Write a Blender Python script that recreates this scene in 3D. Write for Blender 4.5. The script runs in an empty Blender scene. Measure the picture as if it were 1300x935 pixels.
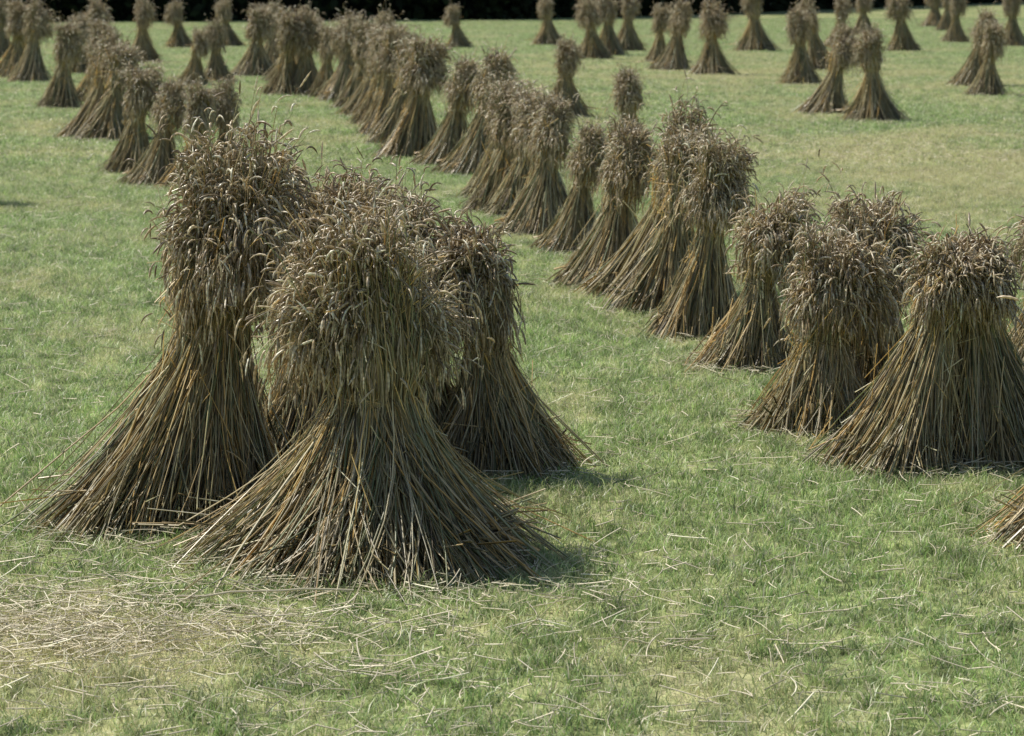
import bpy, math
import numpy as np
from mathutils import Vector
scene=bpy.context.scene
rng=np.random.default_rng(7)

# ------------------------------------------------------------ helpers
def new_mesh(name, V, quads=None, tris=None, cols=None, mat=None, smooth=False):
    me=bpy.data.meshes.new(name)
    nq=0 if quads is None else len(quads); nt=0 if tris is None else len(tris)
    me.vertices.add(len(V)); me.vertices.foreach_set("co",np.asarray(V,dtype=np.float32).ravel())
    li=[]; ls=[]; off=0
    if nq:
        li.append(np.asarray(quads).ravel()); ls.append(np.arange(nq)*4); off=nq*4
    if nt:
        li.append(np.asarray(tris).ravel()); ls.append(off+np.arange(nt)*3)
    li=np.concatenate(li).astype(np.int32); ls=np.concatenate(ls).astype(np.int32)
    me.loops.add(len(li)); me.loops.foreach_set("vertex_index",li)
    me.polygons.add(nq+nt); me.polygons.foreach_set("loop_start",ls)
    me.update(calc_edges=True)
    if cols is not None:
        a=me.color_attributes.new("Col",'FLOAT_COLOR','POINT')
        c=np.ones((len(V),4),dtype=np.float32); c[:,:3]=cols
        a.data.foreach_set("color",c.ravel())
    if mat: me.materials.append(mat)
    return me

def tubes(P, R, sides, flat=None):
    N,T,_=P.shape
    D=np.gradient(P,axis=1); D/= (np.linalg.norm(D,axis=2,keepdims=True)+1e-9)
    ref=rng.normal(size=(N,1,3)); ref/=np.linalg.norm(ref,axis=2,keepdims=True)
    A=np.cross(D,ref+np.zeros_like(D)); A/=(np.linalg.norm(A,axis=2,keepdims=True)+1e-9)
    B=np.cross(D,A)
    ang=np.arange(sides)*2*math.pi/sides
    fl=1.0 if flat is None else flat[:,None,None,None]
    V=P[:,:,None,:]+R[:,:,None,None]*(np.cos(ang)[None,None,:,None]*A[:,:,None,:]+fl*np.sin(ang)[None,None,:,None]*B[:,:,None,:])
    idx=np.arange(N*T*sides).reshape(N,T,sides)
    a=idx[:,:-1,:]; b=np.roll(idx,-1,axis=2)[:,:-1,:]; c=np.roll(idx,-1,axis=2)[:,1:,:]; d=idx[:,1:,:]
    Q=np.stack([a,b,c,d],axis=-1).reshape(-1,4)
    return V.reshape(-1,3),Q

class Acc:
    def __init__(s): s.V=[];s.Q=[];s.C=[];s.n=0
    def add(s,V,Q,C):
        s.V.append(V); s.Q.append(Q+s.n); s.C.append(C); s.n+=len(V)
    def mesh(s,name,mat):
        return new_mesh(name,np.concatenate(s.V),quads=np.concatenate(s.Q),cols=np.concatenate(s.C),mat=mat)

# ------------------------------------------------------------ materials
def leafy(name, transl, rough=0.5, spec=0.3, patch=False):
    m=bpy.data.materials.new(name); m.use_nodes=True
    nt=m.node_tree; nt.nodes.clear(); N=nt.nodes.new; L=nt.links.new
    out=N('ShaderNodeOutputMaterial'); mix=N('ShaderNodeMixShader'); mix.inputs[0].default_value=transl
    p=N('ShaderNodeBsdfPrincipled'); t=N('ShaderNodeBsdfTranslucent')
    p.inputs['Roughness'].default_value=rough; p.inputs['Specular IOR Level'].default_value=spec
    at=N('ShaderNodeAttribute'); at.attribute_name="Col"
    col=at.outputs['Color']
    if patch: col=field_tint(nt,col)
    L(col,p.inputs['Base Color']); L(col,t.inputs['Color'])
    if transl>0:
        L(p.outputs[0],mix.inputs[1]); L(t.outputs[0],mix.inputs[2]); L(mix.outputs[0],out.inputs[0])
    else: L(p.outputs[0],out.inputs[0])
    return m

def dry_mask(nt):
    N=nt.nodes.new; L=nt.links.new
    g=N('ShaderNodeNewGeometry')
    def noise(scale,detail=2,xs=1,ys=1):
        mp=N('ShaderNodeMapping'); mp.inputs['Scale'].default_value=(xs,ys,1); L(g.outputs['Position'],mp.inputs[0])
        n=N('ShaderNodeTexNoise'); n.inputs['Scale'].default_value=scale; n.inputs['Detail'].default_value=detail
        L(mp.outputs[0],n.inputs['Vector']); return n.outputs['Fac']
    def ell(cx,cy,rx,ry):
        mp=N('ShaderNodeMapping'); mp.inputs['Location'].default_value=(-cx/rx,-cy/ry,0); mp.inputs['Scale'].default_value=(1/rx,1/ry,0)
        L(g.outputs['Position'],mp.inputs[0])
        v=N('ShaderNodeVectorMath'); v.operation='LENGTH'; L(mp.outputs[0],v.inputs[0])
        r=N('ShaderNodeMapRange'); r.inputs[1].default_value=0.3; r.inputs[2].default_value=1.3; r.inputs[3].default_value=1; r.inputs[4].default_value=0
        L(v.outputs['Value'],r.inputs[0]); return r.outputs[0]
    def ma(op,a,b):
        x=N('ShaderNodeMath'); x.operation=op
        for i,v in enumerate((a,b)):
            if isinstance(v,(int,float)): x.inputs[i].default_value=v
            else: L(v,x.inputs[i])
        return x.outputs[0]
    n1=noise(0.55,2,1,0.6); n2=noise(4.5,3)
    s=ma('ADD',ma('MULTIPLY',n1,0.9),ma('MULTIPLY',n2,0.8))
    z=ma('ADD',ell(-1.5,9.2,1.2,0.8),ell(4.9,32.0,2.6,7.5)); z=ma('ADD',z,ma('MULTIPLY',ell(6,62,8,14),0.6))
    s=ma('ADD',s,ma('MULTIPLY',z,0.26))
    r=N('ShaderNodeMapRange'); r.inputs[1].default_value=0.82; r.inputs[2].default_value=1.08; L(s,r.inputs[0])
    return r.outputs[0], n1, n2

def field_tint(nt,col):
    N=nt.nodes.new; L=nt.links.new
    m,n1,n2=dry_mask(nt)
    br=N('ShaderNodeMapRange'); br.inputs[1].default_value=0.3; br.inputs[2].default_value=0.7; br.inputs[3].default_value=0.62; br.inputs[4].default_value=1.3
    L(n2,br.inputs[0])
    vm=N('ShaderNodeVectorMath'); vm.operation='SCALE'; L(col,vm.inputs[0]); L(br.outputs[0],vm.inputs['Scale'])
    mx=N('ShaderNodeMix'); mx.data_type='RGBA'; mx.inputs['B'].default_value=(0.64,0.56,0.34,1)
    f=N('ShaderNodeMath'); f.operation='MULTIPLY'; f.inputs[1].default_value=0.55; L(m,f.inputs[0])
    L(f.outputs[0],mx.inputs['Factor']); L(vm.outputs[0],mx.inputs['A'])
    return mx.outputs['Result']

straw_mat=leafy("straw",0.30,0.35,0.7)
litter_mat=leafy("straw_litter",0.0,0.45,0.5)
grass_mat=leafy("grass_blades",0.45,0.4,0.5,patch=True)
hedge_mat=leafy("hedge_leaves",0.0,0.7,0.1)

gm=bpy.data.materials.new("field_ground"); gm.use_nodes=True
nt=gm.node_tree; p=nt.nodes['Principled BSDF']; p.inputs['Roughness'].default_value=0.95; p.inputs['Specular IOR Level'].default_value=0.1
g=nt.nodes.new('ShaderNodeNewGeometry'); n=nt.nodes.new('ShaderNodeTexNoise'); n.inputs['Scale'].default_value=18; n.inputs['Detail'].default_value=4
nt.links.new(g.outputs['Position'],n.inputs['Vector'])
cr=nt.nodes.new('ShaderNodeValToRGB'); cr.color_ramp.elements[0].position=0.35; cr.color_ramp.elements[0].color=(0.11,0.13,0.05,1)
cr.color_ramp.elements[1].position=0.68; cr.color_ramp.elements[1].color=(0.31,0.37,0.14,1)
nt.links.new(n.outputs['Fac'],cr.inputs[0])
nt.links.new(field_tint(nt,cr.outputs[0]),p.inputs['Base Color'])

# ------------------------------------------------------------ wheat sheaf
STRAW=np.array([(0.82,0.64,0.33),(0.90,0.77,0.50),(0.62,0.47,0.24),(0.66,0.60,0.33),(0.36,0.39,0.19),(0.90,0.61,0.22),(0.20,0.15,0.08)])
SP=np.array([.23,.20,.14,.13,.09,.09,.12])
EAR=np.array([(0.80,0.66,0.43),(0.66,0.53,0.33),(0.91,0.80,0.58),(0.42,0.32,0.19)])
def sheaf(name,seed,H=1.25,lean=(0,0),Rb=.33,Rw=.12,Rh=.24,wf=.56,n=1300,T=9,ne=1000,sw=.0026,ear=1.0,head=0.26,spiky=0.16,rag=1.0):
    r=np.random.default_rng(seed)
    acc=Acc()
    lean=np.array([lean[0],lean[1]],float)
    Hw=H*wf; Hh=H*head; hc=H-Hh
    lob=r.uniform(0,6.28,6); la=r.uniform(.04,.12,6)
    phi=r.uniform(0,2*math.pi,n)
    phi=phi+.14*np.sin(9*phi+lob[0])+.08*np.sin(16*phi+lob[1])
    u=np.sqrt(r.uniform(0.08,1,n)); u=np.where(r.random(n)<.55,1-0.2*(1-u),u)
    lobf=1+sum(la[i]*np.sin((i+2)*phi+lob[i]) for i in range(6))
    rb=Rb*u*lobf*(1+r.normal(0,.12,n)); rb*=np.where(r.random(n)<.10,r.uniform(1.05,1.5,n),1)
    rw=Rw*u*(1+r.normal(0,.08,n))
    tw=r.normal(0,.32,n); dr=r.normal(0,.24,n)
    K=19; cph=np.arange(K)*2.399+lob[2]; cal=np.arccos(1-np.linspace(.03,1.0,K)*1.35)+r.normal(0,.15,K); ckk=r.uniform(.60,1.32,K)
    al0=np.clip(np.arccos(1-r.random(n)*1.45)*(0.4+0.75*u),0,2.2); ph0=phi+tw
    dirs=np.stack([np.sin(al0)*np.cos(ph0),np.sin(al0)*np.sin(ph0),np.cos(al0)],1)
    cd=np.stack([np.sin(cal)*np.cos(cph),np.sin(cal)*np.sin(cph),np.cos(cal)],1)
    near=np.argmax(dirs@cd.T+r.normal(0,.12,(n,K)),axis=1)
    pull=r.uniform(.1,.9,n)[:,None]
    dd=dirs*(1-pull)+cd[near]*pull+r.normal(0,.13,(n,3)); dd/=np.linalg.norm(dd,axis=1,keepdims=True)
    al=np.arccos(np.clip(dd[:,2],-1,1)); phh=np.arctan2(dd[:,1],dd[:,0])
    k=r.uniform(.64,1.12,n)*(1+(ckk[near]-1)*rag)
    stray=r.random(n)<spiky; k=np.where(stray,k*r.uniform(1.1,1.5,n),k)
    hang=np.clip(al-.9,0,1.5)*Hh*r.uniform(.0,.65,n)
    ez=hc+Hh*np.cos(al)*k-hang
    ez=np.maximum(ez,Hw+r.uniform(-.05,.13,n)*H)
    er=Rh*np.power(np.sin(np.minimum(al,1.57)),.8)*k*(1+.14*np.sin(2*phh+lob[3]))
    fa=r.uniform(0,6.28); flop=np.array([math.cos(fa),math.sin(fa)])*r.uniform(.02,.055)*H
    E=np.stack([er*np.cos(phh)+flop[0]*np.sin(al),er*np.sin(phh)+flop[1]*np.sin(al),ez],1); E[:,:2]+=lean[None,:]*(np.clip(.55*(ez/H)+.45,0,1.1))[:,None]
    T1=int(T*.55); T2=T-T1
    zt=np.linspace(0,1,T1)
    zs=Hw*zt[None,:]*np.ones((n,1)); zs[:,0]=np.where(r.random(n)<.18,r.uniform(0,.18,n),-0.01+r.uniform(0,.02,n))
    pw=r.normal(1.62,.22,n)[:,None]
    rr=rw[:,None]+(rb-rw)[:,None]*np.power(1-zt[None,:],pw)
    rr=rr+r.normal(0,.018,n)[:,None]*np.sin(zt*math.pi)[None,:]+r.normal(0,.009,(n,1))*np.sin(zt*2*math.pi)[None,:]
    ph=phi[:,None]+tw[:,None]*zt[None,:]**1.3+dr[:,None]*(1-zt[None,:])
    x=rr*np.cos(ph)+lean[0]*zs/H; y=rr*np.sin(ph)+lean[1]*zs/H
    lower=np.stack([x,y,zs],2)
    W=lower[:,-1,:]
    c1=W+np.stack([(W[:,0]-lean[0]*wf)*.6+lean[0]*.2,(W[:,1]-lean[1]*wf)*.6+lean[1]*.2,(H-Hw)*r.uniform(.3,.55,n)],1)
    topz=hc+Hh*np.maximum(np.cos(al),.0)*k
    c2=E.copy(); c2[:,2]=np.maximum(topz+hang*.25,E[:,2]); c2[:,:2]=E[:,:2]*.80+(lean[None,:])*.20
    t=np.linspace(0,1,T2+1)[1:][None,:,None]
    upper=(1-t)**3*W[:,None,:]+3*t*(1-t)**2*c1[:,None,:]+3*t*t*(1-t)*c2[:,None,:]+t**3*E[:,None,:]
    P=np.concatenate([lower,upper],1)
    P+=r.normal(0,.003,P.shape)
    wd=sw*r.uniform(.6,1.4,n); flat=np.where(r.random(n)<.3,.22,1.0); wd=np.where(flat<.5,wd*1.9,wd)
    R=wd[:,None]*np.concatenate([np.linspace(1.1,.9,T1),np.linspace(.8,.35,T2)])[None,:]
    V,Q=tubes(P,R,3,flat)
    ci=r.choice(len(STRAW),n,p=SP); c=STRAW[ci]*r.uniform(.55,1.15,(n,1))
    c*=np.clip(.40+.65*u,0,1)[:,None]                       # shade painted into the colour: straws darken towards the sheaf's core
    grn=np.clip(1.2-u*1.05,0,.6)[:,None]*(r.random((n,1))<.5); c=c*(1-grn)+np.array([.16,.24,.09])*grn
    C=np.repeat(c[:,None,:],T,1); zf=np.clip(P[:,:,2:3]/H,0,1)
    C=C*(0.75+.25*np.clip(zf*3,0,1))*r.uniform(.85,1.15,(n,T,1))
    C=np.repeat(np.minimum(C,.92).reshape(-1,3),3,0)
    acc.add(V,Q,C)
    # ---- ears
    nx=max(0,ne-n)
    idx=r.choice(n,min(n,ne),replace=False)
    e0=E[idx]; d0=P[idx,-1]-P[idx,-2]
    if nx:
        j=r.choice(n,nx); s=r.uniform(.5,1.14,(nx,1)); cen=np.stack([lean[0]*.95*np.ones(nx),lean[1]*.95*np.ones(nx),hc*np.ones(nx)-.1*Hh],1)
        e0=np.concatenate([e0,cen+(E[j]-cen)*s+r.normal(0,.03,(nx,3))]); d0=np.concatenate([d0,P[j,-1]-P[j,-2]])
    m=len(e0)
    d0=d0/(np.linalg.norm(d0,axis=1,keepdims=True)+1e-9)+r.normal(0,.5,(m,3)); d0/=np.linalg.norm(d0,axis=1,keepdims=True)
    Le=r.uniform(.05,.095,m)*ear; TE=8
    droop=r.uniform(0,2.2,m)
    PE=np.zeros((m,TE,3)); PE[:,0]=e0; d=d0.copy()
    for i in range(1,TE):
        d=d+np.array([0,0,-1])*(droop[:,None]*.22); d/=np.linalg.norm(d,axis=1,keepdims=True)
        PE[:,i]=PE[:,i-1]+d*(Le/(TE-1))[:,None]
    prof=np.array([.35,.95,.8,1.1,.85,.95,.6,.15])
    RE=(.0054*ear*r.uniform(.65,1.2,m))[:,None]*prof[None,:]
    V,Q=tubes(PE,RE,4,np.full(m,.65))
    c=EAR[r.choice(len(EAR),m)]*r.uniform(.6,1.15,(m,1))
    zig=np.array([.8,1.1,.75,1.15,.75,1.1,.8,1.1])
    C=np.repeat(np.minimum(c[:,None,:]*zig[None,:,None],.92).reshape(-1,3),4,0)
    acc.add(V,Q,C)
    # ---- loose dead leaves and broken straws
    nl=int(n*.25)
    j=r.choice(n,nl); ti=r.integers(1,T-1,nl); s0=P[j,ti]
    out=np.stack([np.cos(phi[j]),np.sin(phi[j]),r.normal(.0,.7,nl)],1)+r.normal(0,.8,(nl,3)); out/=np.linalg.norm(out,axis=1,keepdims=True)
    ll=r.uniform(.05,.24,nl)[:,None]; tt=np.linspace(0,1,6)
    PL=s0[:,None,:]+out[:,None,:]*ll[:,:,None]*tt[None,:,None]*.6; PL[:,:,2]-=(ll*r.uniform(.3,1.3,(nl,1)))*tt[None,:]**2
    PL[:,:,2]=np.maximum(PL[:,:,2],.004)
    RL=(.0034*r.uniform(.4,1.2,nl))[:,None]*np.array([.6,1,1,.8,.5,.1])[None,:]
    V,Q=tubes(PL,RL,3,np.full(nl,.2))
    C=np.repeat(np.repeat(np.minimum(STRAW[r.choice(7,nl,p=SP)]*r.uniform(.8,1.2,(nl,1)),.92)[:,None,:],6,1).reshape(-1,3),3,0)
    acc.add(V,Q,C)
    # ---- stray straws poking out at odd angles
    ns=int(n*.06); j=r.choice(n,ns); ti=r.integers(0,T-2,ns); s0=P[j,ti]
    dv=P[j,ti+1]-P[j,ti]; dv/=np.linalg.norm(dv,axis=1,keepdims=True); dv*=np.where(r.random(ns)<.5,1,-1)[:,None]
    dv=dv+r.normal(0,.42,(ns,3)); dv/=np.linalg.norm(dv,axis=1,keepdims=True)
    ll=r.uniform(.12,.36,ns); tt=np.linspace(-.4,.6,4)
    PS=s0[:,None,:]+dv[:,None,:]*ll[:,None,None]*tt[None,:,None]; PS[:,:,:2]+= (np.stack([np.cos(phi[j]),np.sin(phi[j])],1)*.025)[:,None,:]
    PS[:,:,2]=np.maximum(PS[:,:,2],.006)
    V,Q=tubes(PS,np.full((ns,4),sw*.85),3)
    acc.add(V,Q,np.repeat(np.minimum(STRAW[r.choice([0,1,5],ns)]*1.1,.92),12,0))
    # ---- straw tie
    nb=18; TT=26
    a=np.linspace(0,2*math.pi*1.02,TT)
    rbd=(Rw*1.03+r.uniform(-.006,.012,nb))[:,None]+r.normal(0,.003,(nb,TT))
    zb=Hw+r.uniform(-.014,.014,nb)[:,None]+.012*np.sin(a[None,:]*r.uniform(1,4,nb)[:,None]+r.uniform(0,6,nb)[:,None])+.035*np.sin(a+lob[0])[None,:]
    PB=np.stack([rbd*np.cos(a)+lean[0]*zb/H,rbd*np.sin(a)+lean[1]*zb/H,zb],2)
    V,Q=tubes(PB,np.full((nb,TT),.0026),3)
    C=np.repeat(np.repeat((STRAW[r.choice([0,2,3,6],nb)])[:,None,:],TT,1).reshape(-1,3),3,0)
    acc.add(V,Q,C)
    return acc.mesh(name,straw_mat)

def place(me,x,y,rot=0,sc=1.0,name="wheat_sheaf"):
    o=bpy.data.objects.new(name,me); scene.collection.objects.link(o)
    o.location=(x,y,0); o.rotation_euler=(0,0,rot); o.scale=(sc,sc,sc) if not isinstance(sc,tuple) else sc
    return o

# x,y,H,leanx,leany,Rb,Rw,Rh,wf,n,ne,head
HERO=[
 (-0.50,10.62,1.20,-.05, .05,.57,.150,.31,.51,3800,4800,.23),
 (-1.36,11.40,1.44, .28, .05,.44,.130,.25,.54,3600,4500,.22),
 (-0.80,12.35,1.33, .03,-.05,.38,.12,.27,.55,2200,2800,.20),
 (-0.50,12.70,1.18,-.03, .0,.34,.11,.20,.56,1600,2000,.20),
 (-0.03,12.55,1.06,-.16,-.03,.30,.085,.155,.52,2400,2400,.21),
 ( 2.32,10.83,1.12, .08, .05,.42,.11,.24,.55,1800,2000,.20),
 ( 1.72,12.60,0.97, .25, .0,.28,.075,.13,.70,2400,1600,.14),
 ( 2.19,12.70,0.98,-.13, .0,.28,.08,.17,.68,2400,2100,.15),
 ( 1.45,13.61,0.93, .12, .0,.27,.11,.20,.48,2000,2500,.25),
 ( 1.77,13.95,1.07, .02, .0,.27,.11,.19,.50,2000,2300,.24),
 ( 1.30,15.73,0.94, .16, .0,.26,.07,.155,.52,1500,1900,.24),
 ( 2.95,15.51,0.95, .06, .0,.30,.10,.20,.55,1500,1700,.21),
]
for i,h in enumerate(HERO):
    x,y,H,lx,ly,Rb,Rw,Rh,wf,n_,ne,hd=h
    me=sheaf("wheat_sheaf_mesh",100+i,H,(lx,ly),Rb,Rw,Rh,wf,n=n_,T=12,ne=ne,head=hd)
    place(me,x,y)

VAR=[]
for i,(ln,rb_,rw_,rh_,wf_) in enumerate([(0.0,.32,.08,.17,.55),(.03,.34,.08,.19,.52),(.15,.33,.075,.175,.54),(.17,.31,.08,.19,.56),(.28,.33,.075,.17,.54),(.30,.31,.08,.165,.55),(.08,.34,.08,.16,.57),(.2,.30,.075,.18,.51)]):
    VAR.append((ln,sheaf("wheat_sheaf_row_mesh",300+i,1.25,(ln,0),rb_,rw_,rh_,wf_,n=1300,T=10,ne=1800,sw=.0036,ear=1.1,head=.21+.02*(i%3))))
ROWS=[(1.13,17.22,1.14,.13),(1.0,18.44,1.15,.13),(.89,19.35,1.21,.26),(.75,21.46,1.07,.14),(.44,22.38,.98,.18),(.17,23.87,1.11,.20),(.04,25.65,1.06,.18),(-.14,26.07,1.14,.14),(-.43,30.96,1.3,.34),
(-.765,32.5,1.18,.36),(-1.2,33.9,1.35,.17),(-1.72,38.5,1.39,.23),(-2.22,43.5,1.45,.3),(-2.86,48.2,1.45,.35),(-3.29,49.75,1.26,.4),(.76,43.05,1.12,0),(1.36,33.2,1.02,0),
(-4.19,31.2,1.16,.3),(-3.72,29.5,1.05,.25),(-3.25,28.95,1.02,.12),(-3.0,30.0,1.0,-.04),(-5.61,37.9,1.3,.31),(-5.27,37.4,1.23,.12),(-7.31,46,1.38,.17),(-9.63,56.8,1.5,.3),(-10.23,58.9,1.5,.24),(-12.74,71.5,1.5,.1),
(-5.44,59.8,1.44,.25),(-4.06,50.7,1.5,.28),(-3.66,50.6,1.4,.1),(-5.87,56.8,1.15,-.05),(-6.13,54.9,1.08,.08),(-8.94,69.1,1.43,.1),(-9.43,64.6,1.45,.1),(-9.44,81.7,1.3,-.1),(-8.26,83.4,1.3,-.2),(-9.35,61.2,1.25,.17),(-5.34,63.6,1.42,.12),
(-1.51,81.7,1.2,-.1),(1.1,85.1,1.35,-.05),(2.07,71.5,1.5,-.2),(3.13,78.5,1.5,.1),(2.49,74.1,1.5,0),(3.52,69,1.36,.38),(3.5,63.6,1.5,.35),(4.23,60.7,1.46,.03),(6.7,78.5,1.6,-.1),(5.6,55.6,1.4,0),(6.87,63.6,1.5,-.3),(9.33,81.7,1.4,0),(12.1,98.7,1.45,0),
(4.83,44.2,1.27,.3),(5.33,41.95,1.28,-.06),(10.76,78.5,1.5,-.15),(16.6,112.5,1.5,0),(13.6,87.9,1.5,0),(15.96,105,1.5,0),(8.39,50.7,1.27,.25),(8.81,54.9,1.4,.3),(14.57,83.4,1.55,0),
(.62,19.9,1.1,.2),(.28,24.4,1.1,.05),(-.2,27.5,1.15,.2),(-1.45,36.5,1.3,.2),(-1.95,41,1.35,.25),(-2.5,46,1.4,.2),(-3.0,51.5,1.3,.2),(-3.95,53,1.35,.2),(-4.5,57,1.35,.2),(-7.0,48,1.3,.2),(-5.9,40,1.2,.2),(-10.9,63,1.35,.2),
(-15.6,84,1.4,.2),(-14.2,78,1.4,.1),(3.4,13.4,1.1,.1),(4.6,20.5,1.15,.15),(12.5,58,1.4,.1),(11.8,60,1.3,-.1),(18.5,90,1.4,.1),(-5.4,27,1.2,.1)]
for (x,y,h,dx) in ROWS:
    s=h/1.25; ln=abs(dx)/s
    best=sorted(VAR,key=lambda v:abs(v[0]-ln))[:3]
    v=best[rng.integers(0,len(best))]
    rot=rng.normal(0,.45) if v[0]>.05 else rng.uniform(0,6.28)
    if dx<0 and v[0]>.05: rot+=math.pi
    w=rng.uniform(.88,1.15)
    place(v[1],x,y,rot,(s*w,s*w,s))

# ------------------------------------------------------------ ground
bpy.ops.mesh.primitive_plane_add(size=1,location=(0,0,0))
gr=bpy.context.object; gr.name="ground"; gr.scale=(1600,1600,1); gr.location=(0,500,0); gr.data.materials.append(gm)

# ------------------------------------------------------------ grass
def grass_patch(name,seed,n,hmin,hmax,w,size=1.0,dry=.15):
    r=np.random.default_rng(seed)
    x=r.uniform(-size*.5,size*.5,n); y=r.uniform(-size*.5,size*.5,n)
    k=int(n*.45); cx=r.uniform(-size*.5,size*.5,(k//20+1,2)); ci=r.integers(0,len(cx),k); x[:k]=cx[ci,0]+r.normal(0,.02,k); y[:k]=cx[ci,1]+r.normal(0,.02,k)
    ch=r.uniform(.7,1.6,len(cx)); h=r.uniform(hmin,hmax,n)*r.choice([.6,1,1.35],n,p=[.35,.5,.15]); h[:k]*=ch[ci]
    a=r.uniform(0,6.28,n); b=r.uniform(0,6.28,n); ln=r.uniform(.3,1.6,n)*h
    ww=w*r.uniform(.6,1.4,n)
    sx,sy=np.cos(a)*ww,np.sin(a)*ww; lx,ly=np.cos(b)*ln,np.sin(b)*ln
    z0=np.zeros(n)
    v=np.stack([np.stack([x-sx,y-sy,z0-.003],1),np.stack([x+sx,y+sy,z0-.003],1),
      np.stack([x+lx*.35+sx*.8,y+ly*.35+sy*.8,h*.6],1),np.stack([x+lx*.35-sx*.8,y+ly*.35-sy*.8,h*.6],1),
      np.stack([x+lx,y+ly,h*.85],1)],1)
    V=v.reshape(-1,3); i=np.arange(n)*5
    Q=np.stack([i,i+1,i+2,i+3],1); T=np.stack([i+3,i+2,i+4],1)
    G=np.array([(.38,.56,.18),(.46,.62,.24),(.25,.41,.11),(.55,.64,.31),(.43,.50,.22)])
    c=G[r.integers(0,5,n)]*r.uniform(.6,1.25,(n,1))
    cc=r.uniform(.65,1.2,(len(cx),1)); c[:k]*=cc[ci]
    dd=r.random(n)<dry; c[dd]=np.array([.82,.76,.55])*r.uniform(.7,1.12,(dd.sum(),1))
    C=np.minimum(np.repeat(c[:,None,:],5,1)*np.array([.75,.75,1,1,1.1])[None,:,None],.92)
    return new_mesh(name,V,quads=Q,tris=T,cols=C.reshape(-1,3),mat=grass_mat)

def grass_field(name,ymin,ymax,step,coll,seed):
    pts=[]; y=ymin+step/2
    while y<ymax:
        hw=.22*y+2.5
        for x in np.arange(-hw,hw,step): pts.append((x,y,0))
        y+=step
    me=bpy.data.meshes.new(name); me.from_pydata(pts,[],[])
    o=bpy.data.objects.new(name,me); scene.collection.objects.link(o)
    ng=bpy.data.node_groups.new(name,'GeometryNodeTree')
    ng.interface.new_socket("Geometry",in_out='INPUT',socket_type='NodeSocketGeometry'); ng.interface.new_socket("Geometry",in_out='OUTPUT',socket_type='NodeSocketGeometry')
    N=ng.nodes.new; L=ng.links.new
    gi=N('NodeGroupInput'); go=N('NodeGroupOutput'); m2p=N('GeometryNodeMeshToPoints'); ip=N('GeometryNodeInstanceOnPoints'); ci=N('GeometryNodeCollectionInfo')
    ci.inputs['Collection'].default_value=coll; ci.inputs['Separate Children'].default_value=True; ci.inputs['Reset Children'].default_value=True
    def rnd(lo,hi,seed):
        rv=N('FunctionNodeRandomValue'); rv.data_type='FLOAT'
        [s for s in rv.inputs if s.name=='Min' and s.enabled][0].default_value=lo; [s for s in rv.inputs if s.name=='Max' and s.enabled][0].default_value=hi
        [s for s in rv.inputs if s.name=='Seed'][0].default_value=seed
        return [s for s in rv.outputs if s.enabled][0]
    fl=N('ShaderNodeMath'); fl.operation='FLOOR'; L(rnd(0,3.999,1),fl.inputs[0])
    ml=N('ShaderNodeMath'); ml.operation='MULTIPLY'; ml.inputs[1].default_value=math.pi/2; L(fl.outputs[0],ml.inputs[0])
    rz=N('ShaderNodeCombineXYZ'); L(ml.outputs[0],rz.inputs[2])
    cz=N('ShaderNodeCombineXYZ'); cz.inputs[0].default_value=1.0; cz.inputs[1].default_value=1.0; L(rnd(.85,1.15,5),cz.inputs[2])
    ip.inputs['Pick Instance'].default_value=True
    L(gi.outputs[0],m2p.inputs[0]); L(m2p.outputs[0],ip.inputs['Points']); L(ci.outputs[0],ip.inputs['Instance']); L(rz.outputs[0],ip.inputs['Rotation']); L(cz.outputs[0],ip.inputs['Scale'])
    L(ip.outputs[0],go.inputs[0])
    md=o.modifiers.new("scatter",'NODES'); md.node_group=ng
    return o
cn=bpy.data.collections.new("grass_tufts"); cf=bpy.data.collections.new("grass_tufts_sparse")
for i in range(6): cn.objects.link(bpy.data.objects.new("grass_tuft",grass_patch("grass_tuft",20+i,5600,.02,.058,.0019)))
for i in range(4): cf.objects.link(bpy.data.objects.new("grass_tuft_far",grass_patch("grass_tuft_far",40+i,8400,.02,.058,.0038,2.0)))
grass_field("grass",6,32,1.0,cn,1)
grass_field("grass",32,132,2.0,cf,2)

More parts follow.
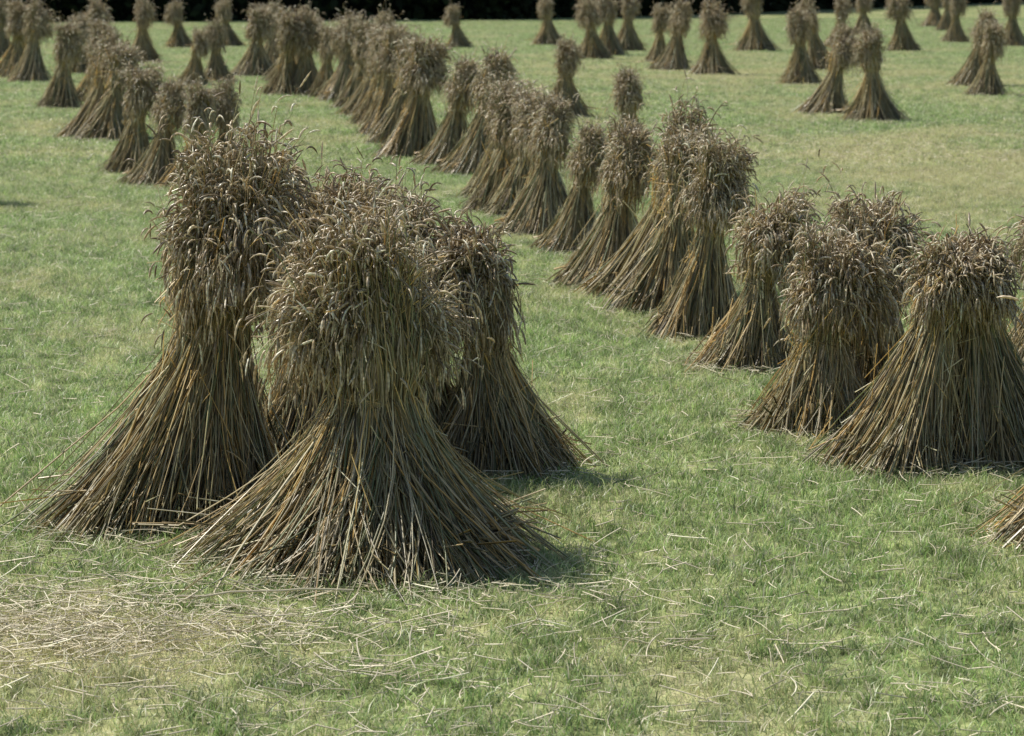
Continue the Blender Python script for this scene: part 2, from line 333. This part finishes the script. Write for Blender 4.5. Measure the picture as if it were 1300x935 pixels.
# ------------------------------------------------------------ straw litter
def litter():
    r=np.random.default_rng(5); xs=[];ys=[]
    def blob(n,cx,cy,sx,sy):
        k=max(4,n//60); c=np.stack([r.normal(cx,sx,k),r.normal(cy,sy,k)],1); i=r.integers(0,k,n); s=r.uniform(.06,.3,k)
        xs.append(c[i,0]+r.normal(0,1,n)*s[i]*1.4*sx*2); ys.append(c[i,1]+r.normal(0,1,n)*s[i]*sy*2)
    blob(2300,-1.4,9.2,.6,.45); blob(700,-.3,9.4,.9,.5); blob(300,-1.7,10.3,.4,.3)
    blob(1600,4.9,32,1.8,4.5)
    for h in HERO: 
        a=r.uniform(0,6.28,160); q=h[5]*r.uniform(.8,1.6,160); xs.append(h[0]+q*np.cos(a)); ys.append(h[1]+q*np.sin(a))
    for h in ROWS: 
        a=r.uniform(0,6.28,34); q=.33*r.uniform(.8,1.8,34); xs.append(h[0]+q*np.cos(a)); ys.append(h[1]+q*np.sin(a))
    NN=12000
    yy=7+53*r.random(NN)**1.6; xs.append(r.uniform(-1,1,NN)*(.24*yy+1)); ys.append(yy)
    x=np.concatenate(xs); y=np.concatenate(ys); n=len(x)
    a=r.uniform(0,6.28,n); l=r.uniform(.04,.22,n)*r.uniform(.3,1,n); T=5; t=np.linspace(-.5,.5,T)
    z0=r.uniform(.015,.058,n); tilt=r.normal(0,.2,n); bend=r.normal(0,.15,n)
    X=x[:,None]+l[:,None]*(np.cos(a)[:,None]*t-np.sin(a)[:,None]*bend[:,None]*t**2*2)
    Y=y[:,None]+l[:,None]*(np.sin(a)[:,None]*t+np.cos(a)[:,None]*bend[:,None]*t**2*2)
    Z=np.maximum(z0[:,None]+l[:,None]*tilt[:,None]*t,.004)
    P=np.stack([X,Y,Z],2)
    wd=.0018*r.uniform(.5,1.6,n)*(1+np.clip(y-15,0,60)*.015)
    V,Q=tubes(P,np.repeat(wd[:,None],T,1),3)
    c=np.minimum(np.array([.88,.78,.55])*r.uniform(.5,1.1,(n,1)),.9); C=np.repeat(np.repeat(c[:,None,:],T,1).reshape(-1,3),3,0)
    acc=Acc(); acc.add(V,Q,C)
    LS=[((-1.15,9.62,.06),(-.55,9.72,.065),.005),((-.02,9.1,.01),(.16,8.9,.22),.002),((.42,9.4,.02),(.62,9.1,.12),.002),((-.2,9.2,.0),(-.17,9.35,.2),.002),((.95,10.4,.02),(1.1,10.2,.1),.002),((-1.0,10.0,.02),(-.8,9.7,.03),.002)]
    for a0,b0,w in LS:
        a0=np.array(a0);b0=np.array(b0); t=np.linspace(0,1,8)[:,None]; PP=a0+(b0-a0)*t+r.normal(0,.004,(8,3))
        V,Q=tubes(PP[None],np.full((1,8),w),4); acc.add(V,Q,np.tile([.62,.54,.36],(len(V),1)))
    me=acc.mesh("straw_litter",litter_mat)
    o=bpy.data.objects.new("straw_litter",me); scene.collection.objects.link(o)
litter()

# ------------------------------------------------------------ hedge
def hedge():
    r=np.random.default_rng(9)
    line=np.array([(-75,105),(-21.6,121),(0,126.6),(11.3,147.5),(36.3,203),(80,300)],float)
    seg=np.linalg.norm(np.diff(line,axis=0),axis=1); cum=np.concatenate([[0],np.cumsum(seg)])
    def topf(s): return 7+1.6*np.sin(s*.31)+1.2*np.sin(s*.83+1)+.8*np.sin(s*2.1)
    n=80000; s=r.random(n)*cum[-1]; X=np.interp(s,cum,line[:,0]); Y=np.interp(s,cum,line[:,1])
    top=topf(s)
    z=r.random(n)**1.2*top
    dep=(1.8+.5*np.sin(s*.9)+.4*np.sin(z*2+s))*np.sqrt(np.clip(1-(z/top)**3,0.05,1))
    dd=r.uniform(-1,1,n); dd=np.sign(dd)*np.abs(dd)**.5*dep
    Y=Y+2.2+dd; c=np.stack([X,Y,z],1)
    sz=r.uniform(.15,.36,n)[:,None]
    a=r.normal(size=(n,3)); a/=np.linalg.norm(a,axis=1,keepdims=True); b=np.cross(a,r.normal(size=(n,3))); b/=np.linalg.norm(b,axis=1,keepdims=True)
    V=np.stack([c-a*sz,c-b*sz*.6,c+a*sz,c+b*sz*.6],1).reshape(-1,3); V[:,2]=np.maximum(V[:,2],.01)
    i=np.arange(n)*4; Q=np.stack([i,i+1,i+2,i+3],1)
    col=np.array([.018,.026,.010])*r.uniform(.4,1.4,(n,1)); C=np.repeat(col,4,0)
    ss=np.linspace(0,cum[-1],300); cx=np.interp(ss,cum,line[:,0]); cy=np.interp(ss,cum,line[:,1])+2.2
    CV=np.concatenate([np.stack([cx,cy,0*ss],1),np.stack([cx,cy,topf(ss)*.82],1)]); k=np.arange(299)
    CQ=np.stack([k,k+1,k+301,k+300],1)+len(V)
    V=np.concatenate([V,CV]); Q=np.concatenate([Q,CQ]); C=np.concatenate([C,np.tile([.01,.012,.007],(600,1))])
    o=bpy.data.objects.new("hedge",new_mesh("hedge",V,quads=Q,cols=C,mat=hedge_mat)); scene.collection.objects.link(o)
hedge()

# ------------------------------------------------------------ light
el=56; az=-55
w=bpy.data.worlds.new("World"); scene.world=w; w.use_nodes=True
bg=w.node_tree.nodes['Background']; sky=w.node_tree.nodes.new('ShaderNodeTexSky'); sky.sky_type='NISHITA'; sky.sun_disc=False
sky.sun_elevation=math.radians(el); sky.sun_rotation=math.radians(az)
w.node_tree.links.new(sky.outputs[0],bg.inputs[0]); bg.inputs[1].default_value=0.11
sd=bpy.data.lights.new("sun",'SUN'); sd.energy=5; sd.angle=math.radians(.5); sd.color=(1,.95,.86)
so=bpy.data.objects.new("sun",sd); scene.collection.objects.link(so)
dirv=Vector((math.sin(math.radians(az))*math.cos(math.radians(el)),math.cos(math.radians(az))*math.cos(math.radians(el)),math.sin(math.radians(el))))
so.rotation_euler=dirv.to_track_quat('Z','Y').to_euler(); so.location=dirv*60

# ------------------------------------------------------------ camera
cd=bpy.data.cameras.new("camera"); cam=bpy.data.objects.new("camera",cd); scene.collection.objects.link(cam)
cam.location=(0,0,2.2); cam.rotation_euler=(math.radians(90-7.953),0,0); cd.lens=100; cd.sensor_width=36; cd.clip_end=3000
cd.dof.use_dof=True; cd.dof.focus_distance=11.2; cd.dof.aperture_fstop=8
scene.camera=cam
scene.view_settings.view_transform='Standard'; scene.view_settings.look='None'; scene.view_settings.exposure=0
